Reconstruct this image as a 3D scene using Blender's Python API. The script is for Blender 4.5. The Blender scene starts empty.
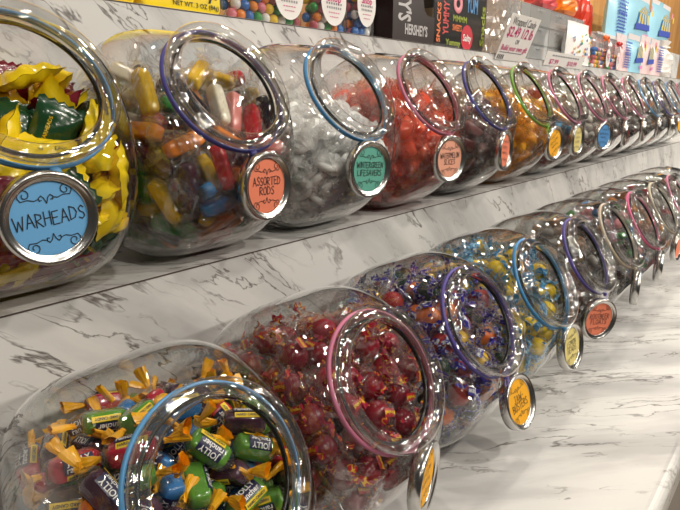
import bpy, math, random
import numpy as np
from mathutils import Vector, Matrix
random.seed(7); RNG = np.random.default_rng(11)
PI = math.pi
SC = bpy.context.scene
COL = SC.collection
Z0 = 1.33                       # height of the upper jar mouths above the floor
SH_U = Z0 - .194                # upper shelf top
SH_L = Z0 - .4677               # lower counter top
LEDGE = Z0 + .108               # ledge behind the jars
LOW = (.0195, -.1986, -.2737)   # lower row offset from the upper row
STEP = .2
# ------------------------------------------------------------------ materials
MATS = {}
def P(name, col, rough=.5, metal=0, spec=.5, trans=0, coat=0, sss=0):
    if name in MATS: return MATS[name]
    m = bpy.data.materials.new(name); m.use_nodes = True
    b = m.node_tree.nodes['Principled BSDF']
    b.inputs['Base Color'].default_value = (*col, 1)
    b.inputs['Roughness'].default_value = rough
    b.inputs['Metallic'].default_value = metal
    b.inputs['Specular IOR Level'].default_value = spec
    b.inputs['Transmission Weight'].default_value = trans
    b.inputs['Coat Weight'].default_value = coat
    b.inputs['Coat Roughness'].default_value = .08
    if sss:
        b.inputs['Subsurface Weight'].default_value = sss
        b.inputs['Subsurface Radius'].default_value = (.006, .006, .006)
    MATS[name] = m
    return m
def nodes(name):
    m = bpy.data.materials.new(name); m.use_nodes = True
    nt = m.node_tree; nt.nodes.clear(); MATS[name] = m
    return m, nt, nt.nodes.new, nt.links.new
def schlick(nt, ior):
    N, L = nt.nodes.new, nt.links.new; f0 = ((ior - 1) / (ior + 1)) ** 2
    lw = N('ShaderNodeLayerWeight'); lw.inputs['Blend'].default_value = .5
    p = N('ShaderNodeMath'); p.operation = 'POWER'; p.inputs[1].default_value = 5; L(lw.outputs['Facing'], p.inputs[0])
    m = N('ShaderNodeMath'); m.operation = 'MULTIPLY_ADD'; m.inputs[1].default_value = 1 - f0; m.inputs[2].default_value = f0; L(p.outputs[0], m.inputs[0])
    return m
def thin_glass(name, tint=(.95, .955, .95), rough=.02, boost=1.6, haze=0.0, hazecol=(.9, .9, .9), base=0.0, ior=1.45, edge=0):
    """clear sheet: what lies behind shows through, both faces mirror by fresnel"""
    m, nt, N, L = nodes(name)
    out = N('ShaderNodeOutputMaterial'); tr = N('ShaderNodeBsdfTransparent'); gl = N('ShaderNodeBsdfGlossy')
    tr.inputs[0].default_value = (*tint, 1); gl.inputs['Color'].default_value = (1, 1, 1, 1); gl.inputs['Roughness'].default_value = rough
    fr = schlick(nt, ior)
    ma = N('ShaderNodeMath'); ma.operation = 'MULTIPLY_ADD'; ma.inputs[1].default_value = boost; ma.inputs[2].default_value = base; ma.use_clamp = True
    mx = N('ShaderNodeMixShader'); L(fr.outputs[0], ma.inputs[0]); L(ma.outputs[0], mx.inputs[0])
    src = tr
    if edge:
        lw = N('ShaderNodeLayerWeight'); lw.inputs['Blend'].default_value = .5; pw = N('ShaderNodeMath'); pw.operation = 'POWER'; pw.inputs[1].default_value = 5; L(lw.outputs['Facing'], pw.inputs[0])
        cm = N('ShaderNodeMix'); cm.data_type = 'RGBA'; cm.inputs[6].default_value = (*tint, 1); cm.inputs[7].default_value = (edge, edge, edge, 1); L(pw.outputs[0], cm.inputs[0]); L(cm.outputs[2], tr.inputs[0])
    if haze:
        df = N('ShaderNodeBsdfDiffuse'); df.inputs[0].default_value = (*hazecol, 1)
        tl = N('ShaderNodeBsdfTranslucent'); tl.inputs[0].default_value = (*hazecol, 1)
        m0 = N('ShaderNodeMixShader'); m0.inputs[0].default_value = .5; L(df.outputs[0], m0.inputs[1]); L(tl.outputs[0], m0.inputs[2])
        m1 = N('ShaderNodeMixShader'); m1.inputs[0].default_value = haze; L(tr.outputs[0], m1.inputs[1]); L(m0.outputs[0], m1.inputs[2]); src = m1
    L(src.outputs[0], mx.inputs[1]); L(gl.outputs[0], mx.inputs[2]); L(mx.outputs[0], out.inputs[0])
    return m
JAR = thin_glass('jar_glass', tint=(.965, .968, .96), boost=2.0, base=.01, edge=.25)
FILM = thin_glass('clear_film', tint=(.99, .99, .99), rough=.08, boost=1.0, haze=.03, base=.04)
MINTF = thin_glass('mint_film', tint=(.99, .99, .99), rough=.09, boost=1.0, haze=.5, hazecol=(.98, .98, .98), base=.02)
FILMW = thin_glass('milky_film', tint=(.99, .99, .99), rough=.09, boost=1.0, haze=.16, base=.035)
BAGF = thin_glass('bag_film', tint=(.97, .97, .97), rough=.08, boost=1.5, haze=.05, base=.05)
ACRYL = thin_glass('clear_acrylic', tint=(.93, .95, .95), rough=.05, boost=1.5, haze=.34, hazecol=(.95, .96, .97), base=.05)
CRINK = thin_glass('cellophane', tint=(.98, .98, .98), rough=.10, boost=1.4, haze=.10, base=.10)
def printed_film(name, cols, cover, scale, haze=.07):
    """clear film with printed patches of ink"""
    m, nt, N, L = nodes(name)
    out = N('ShaderNodeOutputMaterial'); tr = N('ShaderNodeBsdfTransparent'); tr.inputs[0].default_value = (.975, .975, .975, 1)
    gl = N('ShaderNodeBsdfGlossy'); gl.inputs['Roughness'].default_value = .09; gl.inputs['Color'].default_value = (1, 1, 1, 1)
    tc = N('ShaderNodeTexCoord'); oi = N('ShaderNodeObjectInfo')
    ad = N('ShaderNodeVectorMath'); ad.operation = 'ADD'
    sc_ = N('ShaderNodeVectorMath'); sc_.operation = 'SCALE'; sc_.inputs['Scale'].default_value = 3.0
    cmb = N('ShaderNodeCombineXYZ'); L(oi.outputs['Random'], cmb.inputs[0]); L(oi.outputs['Random'], cmb.inputs[2])
    L(cmb.outputs[0], sc_.inputs[0]); L(tc.outputs['Object'], ad.inputs[0]); L(sc_.outputs[0], ad.inputs[1])
    nz = N('ShaderNodeTexNoise'); nz.inputs['Scale'].default_value = scale; nz.inputs['Detail'].default_value = 2.5; L(ad.outputs[0], nz.inputs['Vector'])
    rp = N('ShaderNodeValToRGB'); rp.color_ramp.interpolation = 'CONSTANT'
    rp.color_ramp.elements[0].color = (0, 0, 0, 1); rp.color_ramp.elements[0].position = 0
    rp.color_ramp.elements[1].color = (1, 1, 1, 1); rp.color_ramp.elements[1].position = cover; L(nz.outputs['Fac'], rp.inputs[0])
    n2 = N('ShaderNodeTexNoise'); n2.inputs['Scale'].default_value = scale * 2.1; n2.inputs['Detail'].default_value = 1; L(ad.outputs[0], n2.inputs['Vector'])
    r2 = N('ShaderNodeValToRGB'); r2.color_ramp.interpolation = 'CONSTANT'
    els = r2.color_ramp.elements
    els[0].position = 0; els[0].color = (*cols[0], 1); els[1].position = .5; els[1].color = (*cols[1 % len(cols)], 1)
    for k, c in enumerate(cols[2:]):
        e = els.new(.56 + .06 * k); e.color = (*c, 1)
    L(n2.outputs['Fac'], r2.inputs[0])
    pr = N('ShaderNodeBsdfDiffuse'); L(r2.outputs[0], pr.inputs[0])
    hz = N('ShaderNodeBsdfTranslucent'); hz.inputs[0].default_value = (.9, .9, .9, 1)
    mh = N('ShaderNodeMixShader'); mh.inputs[0].default_value = haze; L(tr.outputs[0], mh.inputs[1]); L(hz.outputs[0], mh.inputs[2])
    mp = N('ShaderNodeMixShader'); L(rp.outputs[0], mp.inputs[0]); L(mh.outputs[0], mp.inputs[1]); L(pr.outputs[0], mp.inputs[2])
    fr = schlick(nt, 1.45)
    ma = N('ShaderNodeMath'); ma.operation = 'MULTIPLY_ADD'; ma.inputs[1].default_value = 1.0; ma.inputs[2].default_value = .035; ma.use_clamp = True; L(fr.outputs[0], ma.inputs[0])
    mx = N('ShaderNodeMixShader'); L(ma.outputs[0], mx.inputs[0]); L(mp.outputs[0], mx.inputs[1]); L(gl.outputs[0], mx.inputs[2]); L(mx.outputs[0], out.inputs[0])
    return m
def glass(name, col=(.97, .975, .97), rough=0.0, ior=1.47):
    m, nt, N, L = nodes(name)
    out = N('ShaderNodeOutputMaterial'); g = N('ShaderNodeBsdfGlass'); g.inputs['Color'].default_value = (*col, 1)
    g.inputs['Roughness'].default_value = rough; g.inputs['IOR'].default_value = ior; L(g.outputs[0], out.inputs[0])
    return m
RIM = thin_glass('rim_glass', tint=(.97, .975, .97), rough=.03, boost=2.2, haze=.02, base=.04, edge=.2)
def marble(name, base, rot, sc=1.0, dark=(.06, .042, .034), vein=1.0):
    m, nt, N, L = nodes(name)
    out = N('ShaderNodeOutputMaterial'); b = N('ShaderNodeBsdfPrincipled'); L(b.outputs[0], out.inputs[0])
    b.inputs['Roughness'].default_value = .3; b.inputs['Specular IOR Level'].default_value = .4
    tc = N('ShaderNodeTexCoord'); m0 = N('ShaderNodeMapping'); L(tc.outputs['Object'], m0.inputs['Vector'])
    m0.inputs['Rotation'].default_value = rot; mp = N('ShaderNodeMapping'); L(m0.outputs[0], mp.inputs['Vector']); mp.inputs['Scale'].default_value = (2.0 * sc, 10 * sc, 8 * sc)
    dn = N('ShaderNodeTexNoise'); dn.inputs['Scale'].default_value = 1.1; dn.inputs['Detail'].default_value = 5; L(mp.outputs[0], dn.inputs['Vector'])
    av = N('ShaderNodeVectorMath'); av.operation = 'MULTIPLY_ADD'; av.inputs[1].default_value = (1.1, 1.1, 1.1); L(dn.outputs['Color'], av.inputs[0]); L(mp.outputs[0], av.inputs[2])
    def ridge(scale, det, w, mod_scale, lo, hi):
        n = N('ShaderNodeTexNoise'); n.inputs['Scale'].default_value = scale; n.inputs['Detail'].default_value = det; L(av.outputs[0], n.inputs['Vector'])
        s = N('ShaderNodeMath'); s.operation = 'SUBTRACT'; s.inputs[1].default_value = .5; L(n.outputs['Fac'], s.inputs[0])
        a = N('ShaderNodeMath'); a.operation = 'ABSOLUTE'; L(s.outputs[0], a.inputs[0])
        r = N('ShaderNodeMapRange'); r.inputs['From Min'].default_value = 0; r.inputs['From Max'].default_value = w; r.inputs['To Min'].default_value = 1; r.inputs['To Max'].default_value = 0; L(a.outputs[0], r.inputs['Value'])
        q = N('ShaderNodeTexNoise'); q.inputs['Scale'].default_value = mod_scale; q.inputs['Detail'].default_value = 3; L(mp.outputs[0], q.inputs['Vector'])
        r2 = N('ShaderNodeMapRange'); r2.inputs['From Min'].default_value = lo; r2.inputs['From Max'].default_value = hi; L(q.outputs['Fac'], r2.inputs['Value'])
        x = N('ShaderNodeMath'); x.operation = 'MULTIPLY'; L(r.outputs[0], x.inputs[0]); L(r2.outputs[0], x.inputs[1])
        return x
    v1 = ridge(1.1, 6, .013, .9, .44, .58); v2 = ridge(2.4, 7, .018, 1.5, .48, .62)
    mxv = N('ShaderNodeMath'); mxv.operation = 'MAXIMUM'; L(v1.outputs[0], mxv.inputs[0]); L(v2.outputs[0], mxv.inputs[1])
    sv = N('ShaderNodeMath'); sv.operation = 'MULTIPLY'; sv.inputs[1].default_value = .85 * vein; L(mxv.outputs[0], sv.inputs[0])
    cl = N('ShaderNodeTexNoise'); cl.inputs['Scale'].default_value = .8; cl.inputs['Detail'].default_value = 6; L(av.outputs[0], cl.inputs['Vector'])
    rc = N('ShaderNodeValToRGB'); rc.color_ramp.elements[0].position = .35; rc.color_ramp.elements[0].color = (base[0] * .66, base[1] * .66, base[2] * .67, 1)
    rc.color_ramp.elements[1].position = .56; rc.color_ramp.elements[1].color = (*base, 1); L(cl.outputs['Fac'], rc.inputs[0])
    mc = N('ShaderNodeMix'); mc.data_type = 'RGBA'; L(sv.outputs[0], mc.inputs[0]); L(rc.outputs[0], mc.inputs[6]); mc.inputs[7].default_value = (*dark, 1)
    L(mc.outputs[2], b.inputs['Base Color'])
    return m
MARB = marble('marble_counter', (.74, .73, .71), (0, 0, math.radians(42)), 1.7)
MARB2 = marble('marble_riser', (.72, .71, .69), (0, math.radians(-38), 0), 1.8)
def wood(name, c1, c2, sc=(1, 8, 8)):
    m, nt, N, L = nodes(name)
    out = N('ShaderNodeOutputMaterial'); b = N('ShaderNodeBsdfPrincipled'); L(b.outputs[0], out.inputs[0]); b.inputs['Roughness'].default_value = .45
    tc = N('ShaderNodeTexCoord'); mp = N('ShaderNodeMapping'); mp.inputs['Scale'].default_value = sc; L(tc.outputs['Object'], mp.inputs['Vector'])
    n = N('ShaderNodeTexNoise'); n.inputs['Scale'].default_value = 3; n.inputs['Detail'].default_value = 6; L(mp.outputs[0], n.inputs['Vector'])
    r = N('ShaderNodeValToRGB'); r.color_ramp.elements[0].color = (*c1, 1); r.color_ramp.elements[1].color = (*c2, 1); r.color_ramp.elements[0].position = .3; r.color_ramp.elements[1].position = .7
    L(n.outputs['Fac'], r.inputs[0]); L(r.outputs[0], b.inputs['Base Color'])
    return m
STEEL = P('brushed_steel', (.62, .61, .59), .22, 1)
INK = P('black_ink', (.012, .012, .015), .6)
SEAM = P('seam_brown', (.07, .05, .04), .6)
# ------------------------------------------------------------------ mesh helpers
class MB:
    def __init__(s): s.v = []; s.f = []; s.m = []; s.sm = []; s.mats = []
    def mi(s, mat):
        if mat not in s.mats: s.mats.append(mat)
        return s.mats.index(mat)
    def add(s, vs, fs, mat, smooth=True):
        o = len(s.v); k = s.mi(mat)
        s.v += [tuple(map(float, v)) for v in vs]; s.f += [tuple(o + i for i in f) for f in fs]
        s.m += [k] * len(fs); s.sm += [smooth] * len(fs); return s
    def mesh(s, name):
        me = bpy.data.meshes.new(name); me.from_pydata(s.v, [], s.f)
        for m in s.mats: me.materials.append(m)
        me.polygons.foreach_set('material_index', s.m); me.polygons.foreach_set('use_smooth', s.sm); me.update()
        return me
    def build(s, name, parent=None, loc=None):
        o = bpy.data.objects.new(name, s.mesh(name)); COL.objects.link(o)
        if parent: o.parent = parent
        if loc is not None: o.location = loc
        return o
def grid_faces(nu, nv, close_v=True):
    f = []
    for i in range(nu - 1):
        for j in range(nv if close_v else nv - 1):
            k = (j + 1) % nv
            f.append((i * nv + j, i * nv + k, (i + 1) * nv + k, (i + 1) * nv + j))
    return f
def lathe(prof, n=32, cap0=False, cap1=False):      # about Z, prof (r, z)
    v = [(r * math.cos(2 * PI * j / n), r * math.sin(2 * PI * j / n), z) for r, z in prof for j in range(n)]
    f = grid_faces(len(prof), n)
    if cap0: f.append(tuple(range(n))[::-1])
    if cap1: f.append(tuple((len(prof) - 1) * n + j for j in range(n)))
    return v, f
def box(x0, y0, z0, x1, y1, z1):
    v = [(x, y, z) for x in (x0, x1) for y in (y0, y1) for z in (z0, z1)]
    return v, [(0, 1, 3, 2), (4, 6, 7, 5), (0, 4, 5, 1), (2, 3, 7, 6), (0, 2, 6, 4), (1, 5, 7, 3)]
def rbox(cx, cy, cz, sx, sy, sz, e=6, n=16, m=10):  # superellipsoid block
    v = []
    for i in range(m + 1):
        a = -PI / 2 + PI * i / m
        for j in range(n):
            b = 2 * PI * j / n
            sp = lambda t, k: math.copysign(abs(t) ** (2 / k), t)
            v.append((cx + sx * sp(math.cos(a), e) * sp(math.cos(b), e), cy + sy * sp(math.cos(a), e) * sp(math.sin(b), e), cz + sz * sp(math.sin(a), e)))
    return v, grid_faces(m + 1, n)
def sphere(r, n=16, m=10): return rbox(0, 0, 0, r, r, r, 2, n, m)
def torus(R, r, n=48, k=12, rz=None, z=0):
    rz = rz or r
    v = [((R + r * math.cos(2 * PI * j / k)) * math.cos(2 * PI * i / n), (R + r * math.cos(2 * PI * j / k)) * math.sin(2 * PI * i / n), z + rz * math.sin(2 * PI * j / k)) for i in range(n) for j in range(k)]
    f = [(i * k + j, ((i + 1) % n) * k + j, ((i + 1) % n) * k + (j + 1) % k, i * k + (j + 1) % k) for i in range(n) for j in range(k)]
    return v, f
def prism(poly, y0, y1):                            # polygon in XZ pushed along Y
    n = len(poly)
    v = [(x, y0, z) for x, z in poly] + [(x, y1, z) for x, z in poly]
    return v, [tuple(range(n)), tuple(range(2 * n - 1, n - 1, -1))] + [(i, n + i, n + (i + 1) % n, (i + 1) % n) for i in range(n)]
def disc(r, z, n=40, sx=1, sz=1): return [(r * sx * math.cos(2 * PI * j / n), r * sz * math.sin(2 * PI * j / n), z) for j in range(n)], [tuple(range(n))]
def xf(vf, M): return [tuple(M @ Vector(p)) for p in vf[0]], vf[1]
def tag(o, label, cat, group=None, kind=None):
    o['label'] = label; o['category'] = cat
    if group: o['group'] = group
    if kind: o['kind'] = kind
    return o
def empty(name, loc):
    o = bpy.data.objects.new(name, None); o.empty_display_size = .02; COL.objects.link(o); o.location = loc; return o
# ---- lettering
_TX = {}
def text_mesh(s, bold=0.0, res=2):
    """(verts, faces, width) of a line of printed letters, cap height about 0.7, in the XY plane"""
    k = (s, bold)
    if k in _TX: return _TX[k]
    c = bpy.data.curves.new('lettering', 'FONT'); c.body = s; c.resolution_u = res; c.offset = bold
    o = bpy.data.objects.new('lettering', c); COL.objects.link(o)
    me = bpy.data.meshes.new_from_object(o.evaluated_get(bpy.context.evaluated_depsgraph_get()))
    v = [tuple(p.co) for p in me.vertices]; f = [tuple(p.vertices) for p in me.polygons]
    bpy.data.objects.remove(o); bpy.data.curves.remove(c); bpy.data.meshes.remove(me)
    x0 = min(p[0] for p in v); x1 = max(p[0] for p in v)
    _TX[k] = ([(p[0] - (x0 + x1) / 2, p[1] - .35, 0) for p in v], f, x1 - x0)
    return _TX[k]
def text_at(mb, s, mat, origin, ux, uy, w=None, h=None, off=.0006, bold=0.0, bend=None):
    """lettering centred at origin, along ux, up uy; w = width, h = cap height"""
    v, f, W = text_mesh(s, bold)
    ux = Vector(ux).normalized(); uy = Vector(uy).normalized(); n = ux.cross(uy)
    sx = (w / W) if w else h / .7; sy = h / .7 if h else sx
    o = Vector(origin) + n * off
    mb.add([tuple(o + ux * (p[0] * sx) + uy * (p[1] * sy)) for p in v], f, mat, False)
STK = {'A': [[(0, 0), (.3, 1), (.62, 0)], [(.12, .38), (.52, .36)]], 'B': [[(0, 0), (0, 1), (.4, .9), (.45, .68), (.05, .54), (.5, .4), (.52, .15), (0, 0)]],
 'D': [[(0, 0), (.02, 1), (.4, .85), (.58, .5), (.4, .12), (0, 0)]], 'E': [[(.5, .98), (0, .95), (0, 0), (.52, .02)], [(0, .5), (.4, .52)]],
 'F': [[(.5, 1), (0, .95), (0, 0)], [(0, .52), (.38, .54)]], 'G': [[(.55, .85), (.35, 1), (.08, .8), (0, .4), (.2, .02), (.5, .1), (.55, .42), (.32, .42)]],
 'H': [[(0, 0), (.02, 1)], [(.5, 0), (.5, 1)], [(0, .5), (.5, .52)]], 'I': [[(.1, 0), (.12, 1)]], 'J': [[(.15, 1), (.6, 1)], [(.4, 1), (.4, .2), (.22, 0), (.02, .18)]],
 'L': [[(0, 1), (0, 0), (.48, .04)]], 'M': [[(0, 0), (.08, 1), (.34, .35), (.6, 1), (.7, 0)]], 'N': [[(0, 0), (.02, 1), (.5, .05), (.52, 1)]],
 'O': [[(.3, 1), (.06, .8), (0, .45), (.15, .06), (.38, .02), (.56, .35), (.52, .8), (.3, 1)]], 'R': [[(0, 0), (.02, 1), (.42, .88), (.44, .62), (.04, .48), (.52, 0)]],
 'S': [[(.48, .85), (.28, 1), (.05, .82), (.12, .6), (.42, .42), (.48, .18), (.25, 0), (0, .14)]], 'T': [[(0, .97), (.6, 1)], [(.3, .98), (.3, 0)]],
 'U': [[(0, 1), (.02, .25), (.22, 0), (.46, .18), (.5, 1)]], 'V': [[(0, 1), (.28, 0), (.56, 1)]], 'W': [[(0, 1), (.18, 0), (.4, .7), (.6, 0), (.8, 1)]],
 'P': [[(0, 0), (.02, 1), (.42, .88), (.44, .60), (.04, .46)]], 'C': [[(.52, .85), (.32, 1), (.08, .8), (0, .45), (.15, .08), (.36, 0), (.54, .16)]], '-': [[(.05, .5), (.4, .52)]], ' ': []}
def stroke(mb, pts, w, z, mat):
    for (x0, y0), (x1, y1) in zip(pts[:-1], pts[1:]):
        d = math.hypot(x1 - x0, y1 - y0)
        if d < 1e-7: continue
        ux, uy = (x1 - x0) / d, (y1 - y0) / d; e = w * .35
        a = (x0 - ux * e, y0 - uy * e); b = (x1 + ux * e, y1 + uy * e); nx, ny = -uy * w / 2, ux * w / 2
        mb.add([(a[0] + nx, a[1] + ny, z), (a[0] - nx, a[1] - ny, z), (b[0] - nx, b[1] - ny, z), (b[0] + nx, b[1] + ny, z)], [(0, 1, 2, 3)], mat, False)
def handwrite(mb, s, cx, cy, h, w, z, mat, width=None, slope=0.0):
    ws = [(max([p[0] for st in STK[c] for p in st]) if STK[c] else .3) for c in s]; tot = sum(ws) + .16 * (len(s) - 1)
    sx = (width / tot) if width else h; x = -tot / 2; rr = random.Random(len(s))
    for c, cw in zip(s, ws):
        dy = rr.uniform(-.05, .05)
        for st in STK[c]:
            stroke(mb, [(cx + (x + px) * sx, cy + (py - .5 + dy + slope * (x + px)) * h) for px, py in st], w, z, mat)
        x += cw + .16
def scribble(mb, cx, cy, wd, h, w, z, mat, seed):
    rr = random.Random(seed); n = int(wd / (h * .55)); x = cx - wd / 2
    for k in range(n):
        stroke(mb, [(x + wd / n * (k + a * .8), cy + (b - .5) * h) for a, b in ((0, rr.random()), (.25, rr.uniform(.6, 1)), (.55, rr.uniform(0, .4)), (.9, rr.random()))], w, z, mat)
def swirl(mb, cx, cy, s, up, w, z, mat):
    for sg in (-1, 1):
        pts = [(0, -.10), (.05, .04), (.11, .10), (.17, .05), (.16, -.02), (.11, -.01)]
        stroke(mb, [(cx + sg * s * x, cy + up * s * y) for x, y in pts], w, z, mat)
        pts = [(.17, .03), (.28, .0), (.42, .05)]
        for k in range(14):
            a = -PI * .3 + k * .62; r = .17 * (1 - k / 17)
            pts.append((.48 + r * math.cos(a), .17 + r * math.sin(a)))
        stroke(mb, [(cx + sg * s * x, cy + up * s * y) for x, y in pts], w, z, mat)
# ------------------------------------------------------------------ the setting
fl = MB().add(*box(-2.5, -3.2, -.05, 8, 1.2, 0), wood('floor_wood', (.10, .065, .035), (.22, .15, .085), (1, 9, 9)), False).build('floor'); fl['kind'] = 'structure'
wl = MB().add(*box(-2.5, .66, 0, 8, .72, 2.9), wood('wall_wood', (.42, .20, .06), (.62, .33, .12), (6, 6, .8)), False).build('wall_back'); wl['kind'] = 'structure'
def part(mb, name, root):
    o = mb.build(name, root); o.matrix_parent_inverse = Matrix.Translation(root.location).inverted(); return o
X0, X1 = -1.6, 6.6
FR = -.402; E_U = .0305; E_L = .262
def bullnose(y, z, yb, r, th):
    pr = [(yb, z - th), (yb, z)] + [(y + r - r * math.sin(a), z - r + r * math.cos(a)) for a in np.linspace(0, PI / 2, 7)] + [(y, z - th)]
    n = len(pr)
    v = [(X0, a, b) for a, b in pr] + [(X1, a, b) for a, b in pr]
    return v, [tuple(range(n))[::-1], tuple(range(n, 2 * n))] + [(i, (i + 1) % n, n + (i + 1) % n, n + i) for i in range(n)]
stand = tag(empty('display_counter', (0, -.2, 0)), 'white marble counter with dark veins carrying the lower row of jars', 'counter')
mb = MB(); mb.add(*bullnose(FR, SH_L, E_U + .02, .014, .045), MARB, False); part(mb, 'countertop', stand)
mb = MB(); mb.add(*box(X0, FR + .03, 0.001, X1, E_U + .02, SH_L - .046), P('base_paint', (.3, .27, .24), .6), False); part(mb, 'base_cabinet', stand)
stand = tag(empty('display_shelf', (0, .14, SH_L)), 'raised marble shelf with veined upright front carrying the upper row of jars', 'shelf')
mb = MB(); mb.add(*box(X0, E_U, SH_L + .0003, X1, E_U + .02, SH_U - .0012), MARB2, False); part(mb, 'front_panel', stand)
mb = MB(); mb.add(*box(X0, E_U, SH_U - .001, X1, E_L - .0003, SH_U), MARB, False); part(mb, 'shelf_top', stand)
mb = MB(); mb.add(*box(X0, E_U - .0006, SH_U - .0018, X1, E_U - .0002, SH_U - .0003), SEAM, False); part(mb, 'edge_seam', stand)
stand = tag(empty('display_ledge', (0, .45, SH_U)), 'top marble ledge behind the upper jars carrying boxed and bagged sweets', 'ledge')
mb = MB(); mb.add(*box(X0, E_L, SH_U - .03, X1, E_L + .02, LEDGE - .0012), MARB2, False); part(mb, 'front_panel', stand)
mb = MB(); mb.add(*box(X0, E_L, LEDGE - .001, X1, .655, LEDGE), MARB, False); part(mb, 'ledge_top', stand)
mb = MB(); mb.add(*box(X0, E_L - .0006, LEDGE - .0018, X1, E_L - .0002, LEDGE - .0003), SEAM, False); part(mb, 'edge_seam', stand)
# ------------------------------------------------------------------ jars
JR, JA, JN = .126, .0966, 4.1; JC = np.array([0, .102, -.070]); JCUT = .124; JBOT = -.194
AL = math.radians(58.9)
AX = np.array([0, -math.sin(AL), math.cos(AL)])      # mouth axis, out of the jar
UPV = np.array([0, math.cos(AL), math.sin(AL)])
JM = Matrix(((1, 0, 0, 0), (0, UPV[1], AX[1], 0), (0, UPV[2], AX[2], 0), (0, 0, 0, 1)))   # ring frame: x, in-plane up, axis
def body_r(d):
    F = ((abs(d[0]) / JA) ** JN + (math.hypot(d[1], d[2]) / JR) ** JN) ** (1 / JN)
    return 1 / F
def jar_body_mesh():
    n = 64; hc = float(-(JC @ AX)); vs = []      # height of the ring plane above the centre along the axis
    def ringv(r, h): return [tuple(JC + AX * h + r * (np.array([1, 0, 0]) * math.cos(2 * PI * j / n) + UPV * math.sin(2 * PI * j / n))) for j in range(n)]
    rows = [ringv(.0645, hc + .002), ringv(.0635, hc - .008), ringv(.0638, hc - .014)]
    for i in range(34):
        th = math.radians(31 + (180 - 31) * (i / 33) ** .92); row = []
        for j in range(n):
            ph = 2 * PI * j / n
            d = AX * math.cos(th) + math.sin(th) * (np.array([1, 0, 0]) * math.cos(ph) + UPV * math.sin(ph))
            p = d * body_r(d); h = p @ AX; q = p - AX * h; rr = np.linalg.norm(q)
            cap = hc - .017 + min(max(rr - .066, -.01), .03) * .12 + (0 if rr < .096 else (rr - .096) * .5)
            if h > cap: h = cap
            p = AX * h + q
            if p[2] < -JCUT: p[2] = -JCUT
            row.append(tuple(JC + p))
        rows.append(row)
    v = [p for r in rows for p in r]
    return MB().add(v, grid_faces(len(rows), n)[:], JAR).mesh('body')
def rim_mesh():
    m = MB(); m.add(*xf(torus(.0648, .0078, 72, 14, .0062, -.0030), JM), RIM); m.add(*xf(torus(.0656, .0042, 72, 10, .0034, -.0110), JM), RIM)
    return m.mesh('rim')
BODY, RIMM = jar_body_mesh(), rim_mesh()
REFLM = MB().add(*xf(torus(.0602, .0017, 72, 8, .0024, -.0165), JM), P('dark_reflection', (.010, .011, .010), .25)).mesh('inner_dark_reflection')  # near-black ring stands in for the dark reflection inside the glass mouth
def ribbon_mesh(mat):
    rp = [(.0690, -.0195), (.0716, -.0190), (.0724, -.0168), (.0716, -.0146), (.0694, -.0140), (.0690, -.0195)]
    m = MB(); m.add(*xf(lathe(rp, 72), JM), mat)
    # knot and the tie that carries the tag
    b = -UPV * .0712 + AX * -.016
    m.add([tuple(Vector(p) + Vector(b)) for p in rbox(0, -.003, -.002, .005, .003, .0035, 2.5, 10, 6)[0]], rbox(0, 0, 0, 1, 1, 1, 2.5, 10, 6)[1], mat)
    for s in (-1, 1):
        vs = []
        for k in range(5):
            t = k / 4; x = s * .0025 + s * .002 * math.sin(t * 3); y = b[1] - .004 - .0015 * t; z = b[2] - .002 - .012 * t
            vs += [(x - .0022, y, z), (x + .0022, y + .0003, z)]
        m.add(vs, [(2 * k, 2 * k + 1, 2 * k + 3, 2 * k + 2) for k in range(4)], mat)
    return m.mesh('ribbon')
RIBC = dict(sky=(.07, .32, .66), navy=(.075, .065, .33), pink=(.72, .22, .36), green=(.22, .50, .05), cream=(.62, .52, .38), purple=(.12, .09, .38), rose=(.74, .10, .24), blue=(.12, .38, .72))
RIBM = {}
def ribbon(col, loc, label):
    if col not in RIBM: RIBM[col] = ribbon_mesh(P('ribbon_' + col, RIBC[col], .4))
    o = bpy.data.objects.new('ribbon', RIBM[col]); COL.objects.link(o); o.location = loc
    return tag(o, label, 'ribbon', None)
def jar(loc, label):
    r = empty('candy_jar', (loc[0], loc[1] + JC[1], loc[2] + JBOT))
    for nm, me in (('body', BODY), ('rim', RIMM), ('inner_dark_reflection', REFLM)):
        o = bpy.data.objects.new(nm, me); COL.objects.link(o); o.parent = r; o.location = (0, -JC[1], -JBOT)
    return tag(r, label, 'jar', 'clear candy jars')
def tag_frame_mesh():
    pr = [(.0285, .0008), (.0287, .0026), (.0300, .0022), (.0325, .0050), (.0345, .0058), (.0360, .0045), (.0362, .0005), (.0360, -.0065), (.0345, -.0075), (.0330, -.0060), (.0, -.0060)]
    return MB().add(*lathe(pr, 56), STEEL).mesh('frame')
TFM = tag_frame_mesh()
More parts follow.
